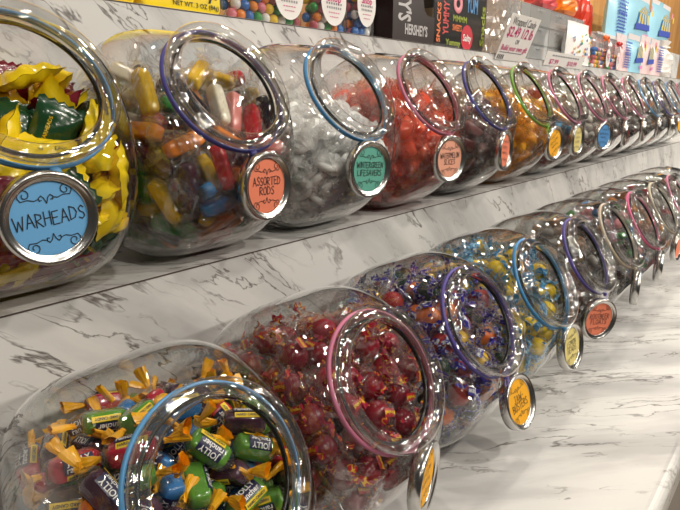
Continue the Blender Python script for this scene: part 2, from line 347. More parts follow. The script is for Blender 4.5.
def name_tag(loc, yaw, roll, col, lines, label, pitch=0, sc=1.0):
    r = empty('jar_tag', loc)
    M = Matrix(((math.cos(yaw), 0, -math.sin(yaw)), (-math.sin(yaw), 0, -math.cos(yaw)), (0, 1, 0)))   # columns: right, up, normal
    M = M @ Matrix.Rotation(roll, 3, 'Z') @ Matrix.Rotation(pitch, 3, 'X')
    r.rotation_euler = M.to_euler(); r.scale = (sc, sc, sc)
    o = bpy.data.objects.new('frame', TFM); COL.objects.link(o); o.parent = r
    pm = P('paper_%02d%02d%02d' % tuple(int(c * 99) for c in col), col, .65)
    m = MB(); m.add(*disc(.0288, .0012), pm, False)
    m.build('card', r)
    if lines is not None:
        k = MB(); w = .00068
        swirl(k, 0, .0150, .031, 1, w, .00165, INK); swirl(k, 0, -.0150, .031, -1, w, .00165, INK)
        for j, (t, wd, h) in enumerate(lines):
            y = ((len(lines) - 1) / 2 - j) * .0098 + .0005
            if t: handwrite(k, t, 0, y, h, w * 1.15, .00165, INK, wd)
            else: scribble(k, 0, y, wd, h, w, .00165, INK, j + int(wd * 9999))
        lt = k.build('lettering', r); lt['label'] = 'thin black hand lettering with scrolls'
    return tag(r, label, 'tag', 'round jar tags')
# ------------------------------------------------------------------ candy packing (small rigid shapes settled under gravity)
def settle(n, rest, rad, level, rng, iters=110, slope=0.0):
    """returns centres and rotations, in jar coordinates, for n copies of the particle shape rest (K,3)"""
    K = len(rest); rest = np.asarray(rest, float)
    ext = np.abs(rest).max() if K > 1 else 0
    a, R = JA - .003 - rad, JR - .003 - rad
    C = []
    while len(C) < n:
        p = rng.uniform([-a, -R, -R], [a, R, level - JC[2] + .02])
        if ((abs(p[0]) / a) ** JN + (math.hypot(p[1], p[2]) / R) ** JN) < .95: C.append(p)
    C = np.array(C); q = rng.normal(size=(n, 4)); q /= np.linalg.norm(q, axis=1)[:, None]
    w, x, y, z = q.T
    Rm = np.stack([1 - 2 * (y * y + z * z), 2 * (x * y - z * w), 2 * (x * z + y * w), 2 * (x * y + z * w), 1 - 2 * (x * x + z * z), 2 * (y * z - x * w), 2 * (x * z - y * w), 2 * (y * z + x * w), 1 - 2 * (x * x + y * y)], 1).reshape(n, 3, 3)
    own = np.repeat(np.arange(n), K)
    for it in range(iters):
        if it < iters - 25: C[:, 2] -= .0011 * (1 - .6 * it / iters)
        for sub in range(2):
            S = (C[:, None, :] + np.einsum('nij,kj->nki', Rm, rest)).reshape(-1, 3)
            if it % 3 == 0 and sub == 0:
                d2 = ((S[:, None, :] - S[None]) ** 2).sum(-1)
                I, J = np.where(d2 < (2 * rad + .008) ** 2); k = (I < J) & (own[I] != own[J]); I, J = I[k], J[k]
            dv = S[I] - S[J]; dd = np.linalg.norm(dv, axis=1) + 1e-9; ov = 2 * rad - dd; k = ov > 0
            D = np.zeros_like(S); cnt = np.zeros(len(S))
            c = dv[k] / dd[k, None] * ov[k, None] * .5
            np.add.at(D, I[k], c); np.add.at(D, J[k], -c); np.add.at(cnt, I[k], 1); np.add.at(cnt, J[k], 1)
            S = S + D / np.maximum(1, cnt * .6)[:, None]
            F = ((np.abs(S[:, 0]) / a) ** JN + (np.hypot(S[:, 1], S[:, 2]) / R) ** JN) ** (1 / JN)
            S = np.where(F[:, None] > 1, S / F[:, None], S)
            h = S @ AX; hm = .085 - rad * .6          # keep below the neck
            S = np.where((h > hm)[:, None], S - AX * (h - hm)[:, None], S)
            S[:, 2] = np.maximum(S[:, 2], -JCUT + rad)
            T = S.reshape(n, K, 3); C = T.mean(1)
            if K > 1:
                A = np.einsum('nki,kj->nij', T - C[:, None], rest - rest.mean(0)); A += Rm * 1e-7
                U_, _, V_ = np.linalg.svd(A); dt = np.linalg.det(U_ @ V_); U_[:, :, 2] *= dt[:, None]; Rm = U_ @ V_
    return C + JC, Rm
def ball_rest(): return [(0, 0, 0)]
def crumple_wrap(half, rad, mat, seed, tail=.016, fan=.009, flat=1.0, n=18, rough=.10, tail_mat=None, twist=.0022):
    """film round a candy along X, twisted shut and fanned at both ends"""
    rg = random.Random(seed); m = MB(); st = []
    for s in np.linspace(-1, 1, 9): st.append((s * half * .92, rad * (1.0 if abs(s) < .9 else .93) , rad * (1.0 if abs(s) < .9 else .93), 0))
    right = [(half * 1.08, rad * .62, rad * .62, 0), (half * 1.2 + .001, twist, twist, 0), (half * 1.2 + tail * .35, fan * .55, .0022, 1), (half * 1.2 + tail * .7, fan * .85, .0026, 1), (half * 1.2 + tail, fan, .0030, 1)]
    st = [(-x, a, b, c) for x, a, b, c in right[::-1]] + st + right
    ra, rb = rg.uniform(0, PI), rg.uniform(0, PI); v = []
    for i, (x, a, b, c) in enumerate(st):
        tw = (ra if x < 0 else rb) if c else 0
        for j in range(n):
            t = 2 * PI * j / n
            k = 1 + (rg.uniform(-rough, rough * 1.3) if not c else rg.uniform(-.35, .35) * flat)
            y, z = a * math.cos(t) * k, b * math.sin(t) * (k if not c else 1) + (rg.uniform(-.0022, .0022) * flat if c else 0)
            if c: y, z = y * math.cos(tw) - z * math.sin(tw), y * math.sin(tw) + z * math.cos(tw)
            v.append((x + (rg.uniform(-.003, .003) * flat if c else rg.uniform(-.0008, .0008)), y, z))
    f = grid_faces(len(st), n)
    if tail_mat is None: m.add(v, f, mat, False)
    else:
        ft = [q for q in f if max(q) < 4 * n or min(q) >= (len(st) - 4) * n]; fb = [q for q in f if q not in set(ft)]
        m.add(v, fb, mat, False); o = 0; k = m.mi(tail_mat); m.f += ft; m.m += [k] * len(ft); m.sm += [False] * len(ft)
    return m
def copy_tree(o, M):
    c = o.copy(); COL.objects.link(c); c.matrix_world = M
    for ch in o.children:
        d = ch.copy(); COL.objects.link(d); d.parent = c; d.matrix_parent_inverse = Matrix.Identity(4)
    return c
def inside(V, lim=.972):
    """push points (jar coordinates) back inside the jar wall, neck included"""
    p = V - JC; F = ((np.abs(p[:, 0]) / JA) ** JN + (np.hypot(p[:, 1], p[:, 2]) / JR) ** JN) ** (1 / JN)
    p = np.where((F > lim)[:, None], p * (lim / np.maximum(F, 1e-6))[:, None] * (1 - .012 * np.minimum(1, F - lim))[:, None], p)
    h = p @ AX; q = p - h[:, None] * AX; rr = np.linalg.norm(q, axis=1); hc = float(-(JC @ AX)); hm = np.where(rr < .058, hc - .004, hc - .022 + np.maximum(rr - .066, 0) * .1)
    p = np.where((h > hm)[:, None], p - (h - hm)[:, None] * AX, p)
    p[:, 2] = np.maximum(p[:, 2], -JCUT + .002)
    return p + JC
def press(o, M, jl):
    """film and foil that would poke through the glass lies flat against it"""
    Mn = np.array(M); Mi = np.linalg.inv(Mn)
    for c in [o] + list(o.children):
        me = c.data; V = np.empty(len(me.vertices) * 3, np.float32); me.vertices.foreach_get('co', V); V = V.reshape(-1, 3)
        W = V @ Mn[:3, :3].T + Mn[:3, 3] - np.array(jl); Q = inside(W)
        if np.abs(Q - W).max() < 2e-4: continue
        me = me.copy(); Q = (Q + np.array(jl) - Mn[:3, 3]) @ Mi[:3, :3].T
        me.vertices.foreach_set('co', Q.astype(np.float32).ravel()); me.update(); c.data = me
VIEW = np.array([-.385, -.475, 0])
def fill(protos, weights, n, rest, rad, level, jl, seed, cam, extra_roll=True, depth=.05, cs=1.0, more=1.0):
    """protos: list of (object tree, label, category, group)"""
    rng = np.random.default_rng(seed); n = int(n * more / cs ** 3); C, Rm = settle(n, np.array(rest) * cs, rad * cs, level, rng)
    top = np.sort(C[:, 2])[int(n * .93)]; used = [False] * len(protos); cnt = 0
    toC = cam - (np.array(jl) + JC); toC = toC / np.linalg.norm(toC)
    order = rng.permutation(n)
    for i in order:
        p = C[i] - JC; F = ((abs(p[0]) / JA) ** JN + (math.hypot(p[1], p[2]) / JR) ** JN) ** (1 / JN)
        wall = (1 - F) * JR; near_top = C[i][2] > top - depth
        g = np.array([(abs(p[0]) / JA) ** (JN - 1) * np.sign(p[0]) / JA, *(p[1:] * (math.hypot(p[1], p[2]) ** (JN - 2)) / JR ** JN)]); g = g / (np.linalg.norm(g) + 1e-9)
        vis = (wall < depth and g @ toC > -.25) or near_top
        if not vis: continue
        k = rng.choice(len(protos), p=weights)
        pr, lb, cat, grp = protos[k]
        M = Matrix.Translation(Vector(C[i]) + Vector(jl)) @ Matrix(Rm[i].tolist()).to_4x4()
        if extra_roll: M = M @ Matrix.Rotation(rng.uniform(0, 2 * PI), 4, 'X')
        o = copy_tree(pr, M); used[k] = True
        if cs != 1: M = M @ Matrix.Scale(cs, 4); o.matrix_world = M
        press(o, M, jl)
        tag(o, lb, cat, grp); cnt += 1
    for q in protos:
        for ch in list(q[0].children): bpy.data.objects.remove(ch)
        bpy.data.objects.remove(q[0])
    return cnt
def obj(name, me, parent=None):
    o = bpy.data.objects.new(name, me); COL.objects.link(o)
    if parent: o.parent = parent
    return o
CANDY = dict(rough=.12, coat=.5)
def candy_mat(name, col, sss=.0): return P('candy_' + name, col, .16, 0, .5, 0, .4, sss)
def vol_n(level, vol, pack=.6):
    g = np.random.default_rng(0).uniform(-1, 1, (20000, 3)) * [JA, JR, JR]
    ins = (((np.abs(g[:, 0]) / JA) ** JN + (np.hypot(g[:, 1], g[:, 2]) / JR) ** JN) < .9) & (g[:, 2] + JC[2] < level)
    return int(ins.mean() * 8 * JA * JR * JR * pack / vol)
def Lu(i): return ((i - 2) * STEP, 0, Z0)
def Ll(i): return ((i - 2) * STEP + LOW[0], LOW[1], Z0 + LOW[2])
CAM = np.array([-.385, -.475, Z0 - .0187])
# ---- U1 flat sour candy pouches
def pouch_mesh(col, inkc, words, seed):
    rg = random.Random(seed); m = MB(); nu, nv = 17, 11; L, W, T = .027, .0185, .0072
    bend = rg.uniform(-.004, .004)
    for s in (1, -1):
        v = []
        for i in range(nu):
            u = -1 + 2 * i / (nu - 1)
            for j in range(nv):
                w = -1 + 2 * j / (nv - 1)
                t = T * max(0, (1 - abs(u / .84) ** 4)) ** .6 * max(0, 1 - abs(w / .97) ** 4) ** .6 if abs(u) < .84 else 0
                zz = (.0013 * math.sin(9 * u + 5 * w) * (1 - u * u)) + bend * (u * u)
                x = u * L + ((.0012 if (j % 2) else -.0012) * math.copysign(1, u) if abs(u) > .99 else 0)
                v.append((x, w * W * (1 - .10 * (1 - u * u)), s * (t + .0002) + zz))
        f = grid_faces(nu, nv, False)
        m.add(v, f if s > 0 else [q[::-1] for q in f], col)
        for (t, cx, cy, wd, mt, bold) in words:
            vv, ff, Wt = text_mesh(t, bold); sc = wd / Wt; pts = []
            for p in vv:
                x = cx + p[0] * sc; y = (cy + p[1] * sc) * 1; u = x / L; w = y / W
                tt = T * max(0, (1 - abs(u / .84) ** 4)) ** .6 * max(0, 1 - abs(w / .97) ** 4) ** .6
                zz = .0013 * math.sin(9 * u + 5 * w) * (1 - u * u) + bend * u * u
                pts.append((x, y * (1 if s > 0 else -1), s * (tt + .0008) + zz * 1))
            m.add(pts, ff, mt, False)
    return m
poucol = dict(yellow=((.86, .62, .01), 'LEMON'), maroon=((.20, .010, .030), ''), purple=((.19, .010, .045), 'WATERMELON'), green=((.012, .06, .022), ''), red=((.30, .012, .02), ''))
pr = []
WINK = P('white_ink', (.8, .8, .78), .4); YINK = P('yellow_ink', (.9, .6, .02), .4); GINK = P('green_ink', (.25, .45, .04), .4)
for k, (nm, (c, wd)) in enumerate(poucol.items()):
    mat = P('foil_' + nm, c, .22, 0, .6, 0, .3)
    ink = INK if nm == 'yellow' else (GINK if nm == 'purple' else YINK)
    m = pouch_mesh(mat, ink, [('WARHEADS', .003, .006, .022, ink, .01), *([(wd, .006, -.006, .014, INK if nm == 'yellow' else WINK, 0)] if wd else [])], k)
    o = m.build('sour_candy_pouch')
    pr.append((o, nm + ' foil sour candy pouch with zigzag ends in the leftmost upper jar', 'candy', nm + ' candy pouches in leftmost upper jar'))
S = .0
n1 = fill(pr, [.52, .14, .08, .11, .15], vol_n(-.0, 2.5e-5), [(x, y, 0) for x in (-.016, 0, .016) for y in (-.009, .009)], .0085, .05, Lu(1), 101, CAM, False, .05, 1.08, 2.15)
# ---- U2 candy rods
def rod_mesh(mat): return MB().add(*[(lambda q: ([(p[0], p[1], p[2]) for p in q[0]], q[1]))(rbox(0, 0, 0, .0205, .0070, .0062, 5, 20, 12))][0], mat)
rodc = dict(yellow=(.85, .52, .02), orange=(.90, .25, .012), red=(.55, .012, .02), pink=(.85, .30, .26), white=(.8, .74, .58), green=(.02, .25, .04), blue=(.02, .22, .52), purple=(.055, .01, .03), black=(.012, .008, .012))
pr = []
for k, (nm, c) in enumerate(rodc.items()):
    o = rod_mesh(candy_mat('rod_' + nm, c)).build('candy_rod')
    crumple_wrap(.0215, .0094, FILM, 40 + k, .020, .015, rough=.22).build('wrapper', o)
    pr.append((o, nm + ' candy rod in clear twisted wrapper, second upper jar from left', 'candy', nm + ' rods in second upper jar'))
n2 = fill(pr, [.16, .17, .13, .1, .14, .08, .06, .08, .08], vol_n(-.015, 2.7e-5), [(x, 0, 0) for x in (-.016, 0, .016)], .0105, .04, Lu(2), 102, CAM, True, .05, 1.22, 3.1)
# ---- U3 white ring candies
pr = []
for k in range(3):
    o = MB().add(*torus(.0102, .0052, 20, 10, .0046), candy_mat('mint_white', (.94, .94, .92))).build('mint_ring_candy')
    crumple_wrap(.0165, .0105, MINTF, 60 + k, .010, .012, rough=.3).build('wrapper', o)
    pr.append((o, 'white mint ring candy in crinkled clear wrapper, third upper jar', 'candy', 'white mint rings in third upper jar'))
n3 = fill(pr, [.34, .33, .33], vol_n(-.0, 1.75e-5), [(.0085 * math.cos(a), .0085 * math.sin(a), 0) for a in np.arange(4) * PI / 2], .0080, .04, Lu(3), 103, CAM, False, .045, 1.2, 2.0)
# ---- U4..U7 wedge slices
def wedge_mesh(mat, r=.0165, t=.0075):
    pts = [(r * math.cos(a), r * math.sin(a)) for a in np.linspace(math.radians(12), math.radians(168), 9)]
    rows = []
    for y, s in ((-t, .8), (-t * .75, .95), (0, 1), (t * .75, .95), (t, .8)):
        rows += [(p[0] * s, y, (p[1] - .45 * r) * s) for p in pts]
    f = grid_faces(5, 9); f += [tuple(range(9))[::-1], tuple(36 + j for j in range(9))]
    return MB().add(rows, f, mat)
def slice_jar(kind, i, cols, words, level, seed, film=FILM, lvl_vol=2.0e-5, wts=None):
    pr = []
    for k, (nm, c) in enumerate(cols):
        o = wedge_mesh(candy_mat('slice_%d_%s' % (i, nm.replace(' ', '')), c, .0)).build(kind)
        crumple_wrap(.0165, .0115, film, seed * 7 + k, .013, .013, rough=.25).build('wrapper', o)
        pr.append((o, nm + ' ' + words, 'candy', nm + ' candies, upper jar number %d' % i))
    w = wts or [1 / len(cols)] * len(cols)
    return fill(pr, w, vol_n(level, lvl_vol), [(x, 0, 0) for x in (-.0085, .0085)], .0105, level + .04, Lu(i), seed, CAM, True, .045, 1.45, 2.2)
CORF = thin_glass('coral_film', tint=(1, .93, .91), rough=.09, boost=1.0, haze=.16, hazecol=(.95, .32, .22), base=.035)
AMBF = thin_glass('amber_film', tint=(1, .95, .85), rough=.09, boost=1.0, haze=.16, hazecol=(.95, .55, .06), base=.035)
n4 = slice_jar('melon_slice_candy', 4, [('coral', (.92, .15, .08)), ('pale coral', (.92, .24, .14)), ('red coral', (.85, .08, .045))], 'wedge candy in clear wrapper, fourth upper jar from left', -.0, 104, CORF)
n5 = slice_jar('plum_slice_candy', 5, [('dark maroon', (.10, .018, .022)), ('grape brown', (.14, .05, .055)), ('dusky rose', (.26, .10, .10))], 'wedge candy in clear wrapper, fifth upper jar', -.01, 105)
n6 = slice_jar('amber_slice_candy', 6, [('amber', (.9, .38, .01)), ('golden yellow', (.9, .48, .015))], 'wedge candy in clear wrapper, sixth upper jar', -.0, 106, AMBF)
n7 = slice_jar('fruit_drop_candy', 7, [('red', (.5, .03, .03)), ('green', (.03, .3, .04)), ('blue', (.03, .22, .4)), ('cream', (.75, .62, .5)), ('orange', (.8, .3, .03))], 'wrapped candy piece in the mixed seventh upper jar', -.01, 107)
# ---- L1 fruit hard candies with printed wrapper and yellow tails
TAIL = P('yellow_twist', (.86, .42, .012), .3, 0, .5, 0, .3)
JW = P('print_white', (.82, .82, .82), .35); JB = P('print_navy', (.02, .02, .07), .35); JY = P('print_yellow', (.88, .62, .03), .35)
def wrap_text(m, s, mat, rad, width, ang, x0=0, off=.0004):
    v, f, W = text_mesh(s, .02); sc = width / W
    m.add([(x0 + p[0] * sc, (rad + off) * math.sin(ang + p[1] * sc / rad), (rad + off) * math.cos(ang + p[1] * sc / rad)) for p in v], f, mat, False)
def wrap_patch(m, mat, rad, x0, x1, a0, a1, off, n=8):
    v = []
    for i in range(n + 1):
        a = a0 + (a1 - a0) * i / n
        v += [(x0, (rad + off) * math.sin(a), (rad + off) * math.cos(a)), (x1, (rad + off) * math.sin(a), (rad + off) * math.cos(a))]
    m.add(v, [(2 * i, 2 * i + 1, 2 * i + 3, 2 * i + 2) for i in range(n)], mat, True)
hc = dict(red=(.52, .02, .045), green=(.10, .28, .03), blue=(.03, .17, .42), purple=(.07, .025, .05), brown=(.06, .035, .02))
pr = []
CLEARP = thin_glass('candy_sleeve', tint=(.985, .985, .985), rough=.08, boost=1.0, haze=.02, base=.035)
for k, (nm, c) in enumerate(hc.items()):
    o = MB().add(*rbox(0, 0, 0, .0172, .0086, .0086, 5, 20, 12), candy_mat('bar_' + nm, c)).build('wrapped_hard_candy')
    m = crumple_wrap(.0182, .0098, CLEARP, 80 + k, .019, .0068, flat=.3, rough=.05, n=16, tail_mat=TAIL)
    for a in (.3, .3 + PI):
        wrap_patch(m, JB, .0101, -.0105, .0105, a - .46, a + .64, .0004)
        wrap_patch(m, JY, .0101, -.0090, .0135, a - 1.0, a - .55, .0005)
        wrap_text(m, 'JOLLY', JW, .0101, .0170, a + .34, 0, .0009)
        wrap_text(m, 'rancher', JW, .0101, .0180, a - .16, 0, .0009)
        wrap_text(m, 'HARD CANDY', JB, .0101, .0190, a - .77, .002, .0009)
    m.build('wrapper', o)['label'] = 'clear printed wrapper with yellow twisted ends'
    pr.append((o, nm + ' hard candy in printed wrapper with yellow twisted ends, nearest lower jar', 'candy', nm + ' hard candies in nearest lower jar'))
m1 = fill(pr, [.24, .26, .2, .18, .12], vol_n(.012, 2.5e-5), [(x, 0, 0) for x in (-.0115, 0, .0115)], .0108, .05, Ll(1), 201, CAM, True, .05, 1.02, 2.9)
# ---- L2..L4 ball candies
def ball_jar(i, cols, rball, words, film, level, seed, catname, wts, print_txt=None, cs=1.2):
    pr = []
    for k, (nm, c) in enumerate(cols):
        o = MB().add(*sphere(rball, 20, 12), candy_mat('ball_%d_%s' % (i, nm.replace(' ', '')), c)).build(catname)
        m = crumple_wrap(rball * .98, rball * 1.2, film, seed * 5 + k, .020, .016, rough=.22)
        # belly the film round the ball
        for q, p in enumerate(m.v):
            if abs(p[0]) < rball * .9:
                s = max(.55, math.sqrt(max(0.0, 1 - (p[0] / (rball * 1.2)) ** 2))); m.v[q] = (p[0], p[1] * s, p[2] * s)
        if print_txt:
            for a in (0.4, 2.5, 4.6):
                for (t, mt, bk, dx) in print_txt:
                    if bk: wrap_patch(m, bk, rball * 1.26, -.0055 + dx, .0055 + dx, a - .22, a + .22, .0002)
                    wrap_text(m, t, mt, rball * 1.26, .011, a, dx, .0008)
        m.build('wrapper', o)
        pr.append((o, nm + ' ' + words, 'candy', nm + ' ball candies, lower jar number %d' % i))
    n = vol_n(level, 1.95e-5 * (rball / .0115) ** 3)
    return fill(pr, wts, n, [(-.004, 0, 0), (.004, 0, 0)], rball * 1.08, level + .05, Ll(i), seed, CAM, True, .05, cs, 2.3)
RINK = P('red_ink', (.42, .015, .02), .4)
FB = printed_film('cherry_film', [(.35, .02, .05), (.75, .42, .03), (.45, .02, .03)], .60, 75, .06)
JBF = printed_film('buster_film', [(.05, .04, .33), (.6, .6, .62), (.08, .06, .40)], .575, 75, .04)
LMF = printed_film('lemon_film', [(.10, .33, .55), (.35, .55, .68), (.06, .25, .50)], .56, 60, .05)
m2 = ball_jar(2, [('cherry red', (.36, .008, .025)), ('deep red', (.28, .006, .02)), ('dark cherry', (.20, .008, .02))], .0122, 'ball candy in printed clear wrapper, second lower jar', FB, .0, 202, 'cherry_ball_candy', [.45, .35, .2], [('Fireball', YINK, RINK, 0)])
m3 = ball_jar(3, [('orange', (.80, .16, .015)), ('yellow', (.82, .50, .02)), ('red', (.40, .02, .02)), ('dark green', (.015, .05, .025))], .0118, 'jawbreaker in blue printed wrapper, third lower jar', JBF, .0, 203, 'jawbreaker_candy', [.34, .2, .24, .22], [('Jaw', WINK, P('print_blue', (.04, .04, .32), .4), 0)], 1.3)
m4 = ball_jar(4, [('bright lemon', (.90, .62, .02)), ('soft lemon', (.78, .58, .08))], .0128, 'ball candy in pale blue printed wrapper, fourth lower jar', LMF, .0, 204, 'lemon_ball_candy', [.6, .4])
# ---- L5 barrels
pr = []
for k, (nm, c) in enumerate((('brown', (.09, .028, .012)), ('dark brown', (.035, .014, .010)), ('tan', (.35, .22, .15)))):
    o = MB().add(*rbox(0, 0, 0, .0125, .0090, .0090, 2.8, 16, 10), candy_mat('barrel_' + nm.replace(' ', ''), c)).build('rootbeer_barrel_candy')
    crumple_wrap(.0135, .0105, FILM, 300 + k, .013, .012, rough=.25).build('wrapper', o)
    pr.append((o, nm + ' barrel candy in crinkled clear wrapper, fifth lower jar', 'candy', nm + ' barrel candies in fifth lower jar'))
m5 = fill(pr, [.45, .35, .2], vol_n(.0, 1.75e-5), [(-.006, 0, 0), (.006, 0, 0)], .0105, .05, Ll(5), 205, CAM, True, .045, 1.3, 2.0)
# ---- farther jars: jumbled wrapped candy nobody could count
def jumble(loc, cols, film, level, seed, label):
    rng = np.random.default_rng(seed); n = int(vol_n(level, 2.3e-5) * 1.5); level += .05; C, Rm = settle(n, [(-.007, 0, 0), (.007, 0, 0)], .0108, level, rng, 60)
    m = MB(); cm = [candy_mat('far_%02d%02d%02d' % tuple(int(99 * q) for q in c), c) for c in cols]
    bod = rbox(0, 0, 0, .0125, .0090, .0085, 2.6, 10, 6); wr = [crumple_wrap(.0135, .0105, film, seed + q, .012, .012, rough=.28, n=9) for q in range(3)]
    top = np.sort(C[:, 2])[int(n * .9)]
    for i in range(n):
        p = C[i] - JC; F = ((abs(p[0]) / JA) ** JN + (math.hypot(p[1], p[2]) / JR) ** JN) ** (1 / JN)
        if (1 - F) * JR > .035 and C[i][2] < top - .04: continue
        M = Matrix.Translation(Vector(C[i])) @ Matrix(Rm[i].tolist()).to_4x4() @ Matrix.Rotation(rng.uniform(0, 6.28), 4, 'X')
        m.add(*xf(bod, M), cm[rng.integers(len(cm))]); w = wr[i % 3]; m.add(*xf((w.v, w.f), M), film, False)
    m.v = [tuple(q) for q in inside(np.array(m.v))]
    o = m.build('wrapped_candy_jumble', None, loc)
    return tag(o, label, 'candy', None, 'stuff')
dk, gy, rd, wt, tn, bl, gn, og, yl, pk = (.03, .016, .014), (.3, .28, .26), (.4, .03, .04), (.72, .68, .62), (.32, .18, .10), (.04, .16, .38), (.04, .22, .05), (.7, .22, .02), (.8, .5, .04), (.7, .25, .28)
FARU = {8: ([rd, wt, wt], 'red and white'), 9: ([pk, gy, wt], 'pinkish grey'), 10: ([dk, gy, rd], 'dark red and grey'), 11: ([tn, gy, dk], 'tan and grey'), 12: ([dk, og, gy], 'dark and orange'), 13: ([gy, bl, dk], 'grey and blue'), 14: ([rd, gy, wt], 'red, grey and white')}
FARL = {6: ([dk, tn, gy], 'dark brown and grey'), 7: ([pk, bl, dk, gn], 'pink, blue and green'), 8: ([tn, og, gy], 'tan and orange'), 9: ([rd, gy, wt], 'red and pale'), 10: ([dk, gy, tn], 'brown and grey')}
ORD = ['', 'first', 'second', 'third', 'fourth', 'fifth', 'sixth', 'seventh', 'eighth', 'ninth', 'tenth', 'eleventh', 'twelfth', 'thirteenth', 'fourteenth']
for i, (c, w) in FARU.items(): jumble(Lu(i), c, FILM, -.005, 400 + i, 'jumble of %s wrapped candy filling the %s upper jar from the left' % (w, ORD[i]))
for i, (c, w) in FARL.items(): jumble(Ll(i), c, FILM, .0, 500 + i, 'jumble of %s wrapped candy filling the %s lower jar from the left' % (w, ORD[i]))
# ---- the jars, their ribbons and tags
UJ = {1: ('yellow, maroon and green candy pouches', 'blue'), 2: ('assorted coloured candy rods', 'navy'), 3: ('white ring mints', 'sky'), 4: ('coral wedge candies', 'pink'), 5: ('dark maroon candies', 'navy'), 6: ('amber yellow candies', 'green'), 7: ('mixed red, green and blue candies', 'pink'), 8: ('red and white candies', 'pink'), 9: ('pinkish grey candies', 'pink'), 10: ('dark red and grey candies', 'pink'), 11: ('tan and grey candies', 'blue'), 12: ('dark and orange candies', 'navy'), 13: ('grey and blue candies', 'blue'), 14: ('red, grey and white candies', 'pink')}
LJ = {1: ('fruit hard candies with yellow twisted ends', 'blue'), 2: ('cherry red ball candies', 'pink'), 3: ('jawbreakers in blue printed wrappers', 'purple'), 4: ('yellow ball candies in pale blue wrappers', 'sky'), 5: ('brown barrel candies', 'purple'), 6: ('dark brown and grey candies', 'cream'), 7: ('pink, blue and green candies', 'rose'), 8: ('tan and orange candies', 'cream'), 9: ('red and pale candies', 'pink'), 10: ('brown and grey candies', 'pink')}
RN = dict(sky='sky blue', navy='navy blue', pink='pink', green='lime green', cream='cream', purple='purple', rose='hot pink', blue='light blue')
for row, D, F in (('upper', UJ, Lu), ('lower', LJ, Ll)):
    for i, (w, rc) in D.items():
        jar(F(i), 'clear jar of %s, %s from left, %s row' % (w, ORD[i], row))
        ribbon(rc, F(i), '%s ribbon tied round the neck of the %s jar from left, %s row' % (RN[rc], ORD[i], row))
BLUE, SAL, TEAL, PCH, OR, PY, DB = (.14, .40, .72), (.80, .22, .12), (.12, .42, .33), (.82, .38, .26), (.90, .42, .01), (.72, .60, .22), (.07, .25, .55)
DA = math.radians
def T(row, i, dx, yaw, roll, col, lines, what, dz=-.105, pitch=0):
    l = (Lu if row == 'U' else Ll)(i)
    name_tag((l[0] + dx, l[1] - .0335, l[2] + dz), DA(yaw), DA(roll), col, lines, what, DA(pitch))
wl_ = lambda *a: list(a)
T('U', 1, -.012, 2, 4, BLUE, wl_(('WARHEADS', .052, .0105)), 'round steel jar tag with light blue card on the leftmost upper jar')
T('U', 2, .009, -6, -3, SAL, wl_(('ASSORTED', .042, .0085), ('RODS', .022, .0085)), 'round jar tag with salmon card lettered for assorted rods')
T('U', 3, -.014, 8, -4, TEAL, wl_(('WINTERGREEN', .046, .0075), ('LIFESAVERS', .042, .0075)), 'round jar tag with teal card on the jar of white mints', -.103)
T('U', 4, -.012, 9.5, 0, PCH, wl_(('WATERMELON', .044, .0080), ('SLICES', .026, .0080)), 'round jar tag with peach card on the coral candy jar')
T('U', 5, -.016, -8, -8, SAL, wl_(('', .026, .0080), ('', .028, .0080)), 'narrow looking salmon jar tag on the dark maroon candy jar')
T('U', 6, .026, 5, 27, OR, wl_(('', .034, .0080), ('', .028, .0080)), 'tilted orange yellow jar tag with green ribbon on the amber candy jar')
T('U', 7, -.032, 0, -2, PY, wl_(('', .028, .0080), ('', .030, .0080)), 'pale yellow jar tag on the seventh upper jar')
T('U', 8, -.031, 14, -6, DB, wl_(('', .040, .0080), ('', .028, .0080)), 'blue jar tag on the red and white candy jar')
for i, c, n in ((9, PY, 'ninth'), (10, TEAL, 'tenth'), (11, TEAL, 'eleventh'), (12, PCH, 'twelfth')):
    T('U', i, -.034, -15, -3, c, None, 'edge on jar tag hanging from the %s upper jar' % n)
T('U', 13, -.05, 18, 0, OR, None, 'orange jar tag hanging from the thirteenth upper jar')
T('L', 2, .006, -16, -4, OR, wl_(('', .034, .0080), ('', .028, .0080)), 'orange jar tag seen nearly edge on under the cherry ball jar', -.10)
T('L', 3, .028, 2, 2, OR, wl_(('JAW-', .024, .0095), ('BUSTERS', .038, .0095)), 'orange jar tag on the jawbreaker jar in the lower row', -.115, -18)
T('L', 4, .016, 3, 2, PY, wl_(('LEMON', .030, .0085), ('HEADS', .030, .0085)), 'pale yellow jar tag under the lemon candy jar', -.104, -10)
T('L', 5, -.052, 28, -6, SAL, wl_(('ROOTBEER', .042, .0085), ('FLOATS', .034, .0085)), 'salmon orange jar tag on the brown barrel candy jar', -.10)
T('L', 6, -.012, -15, 0, PY, None, 'edge on jar tag hanging from the sixth lower jar')
T('L', 7, -.015, -15, 0, TEAL, None, 'edge on jar tag hanging from the seventh lower jar')
T('L', 8, -.016, 4, -4, SAL, None, 'narrow orange jar tag hanging from the eighth lower jar', -.10)
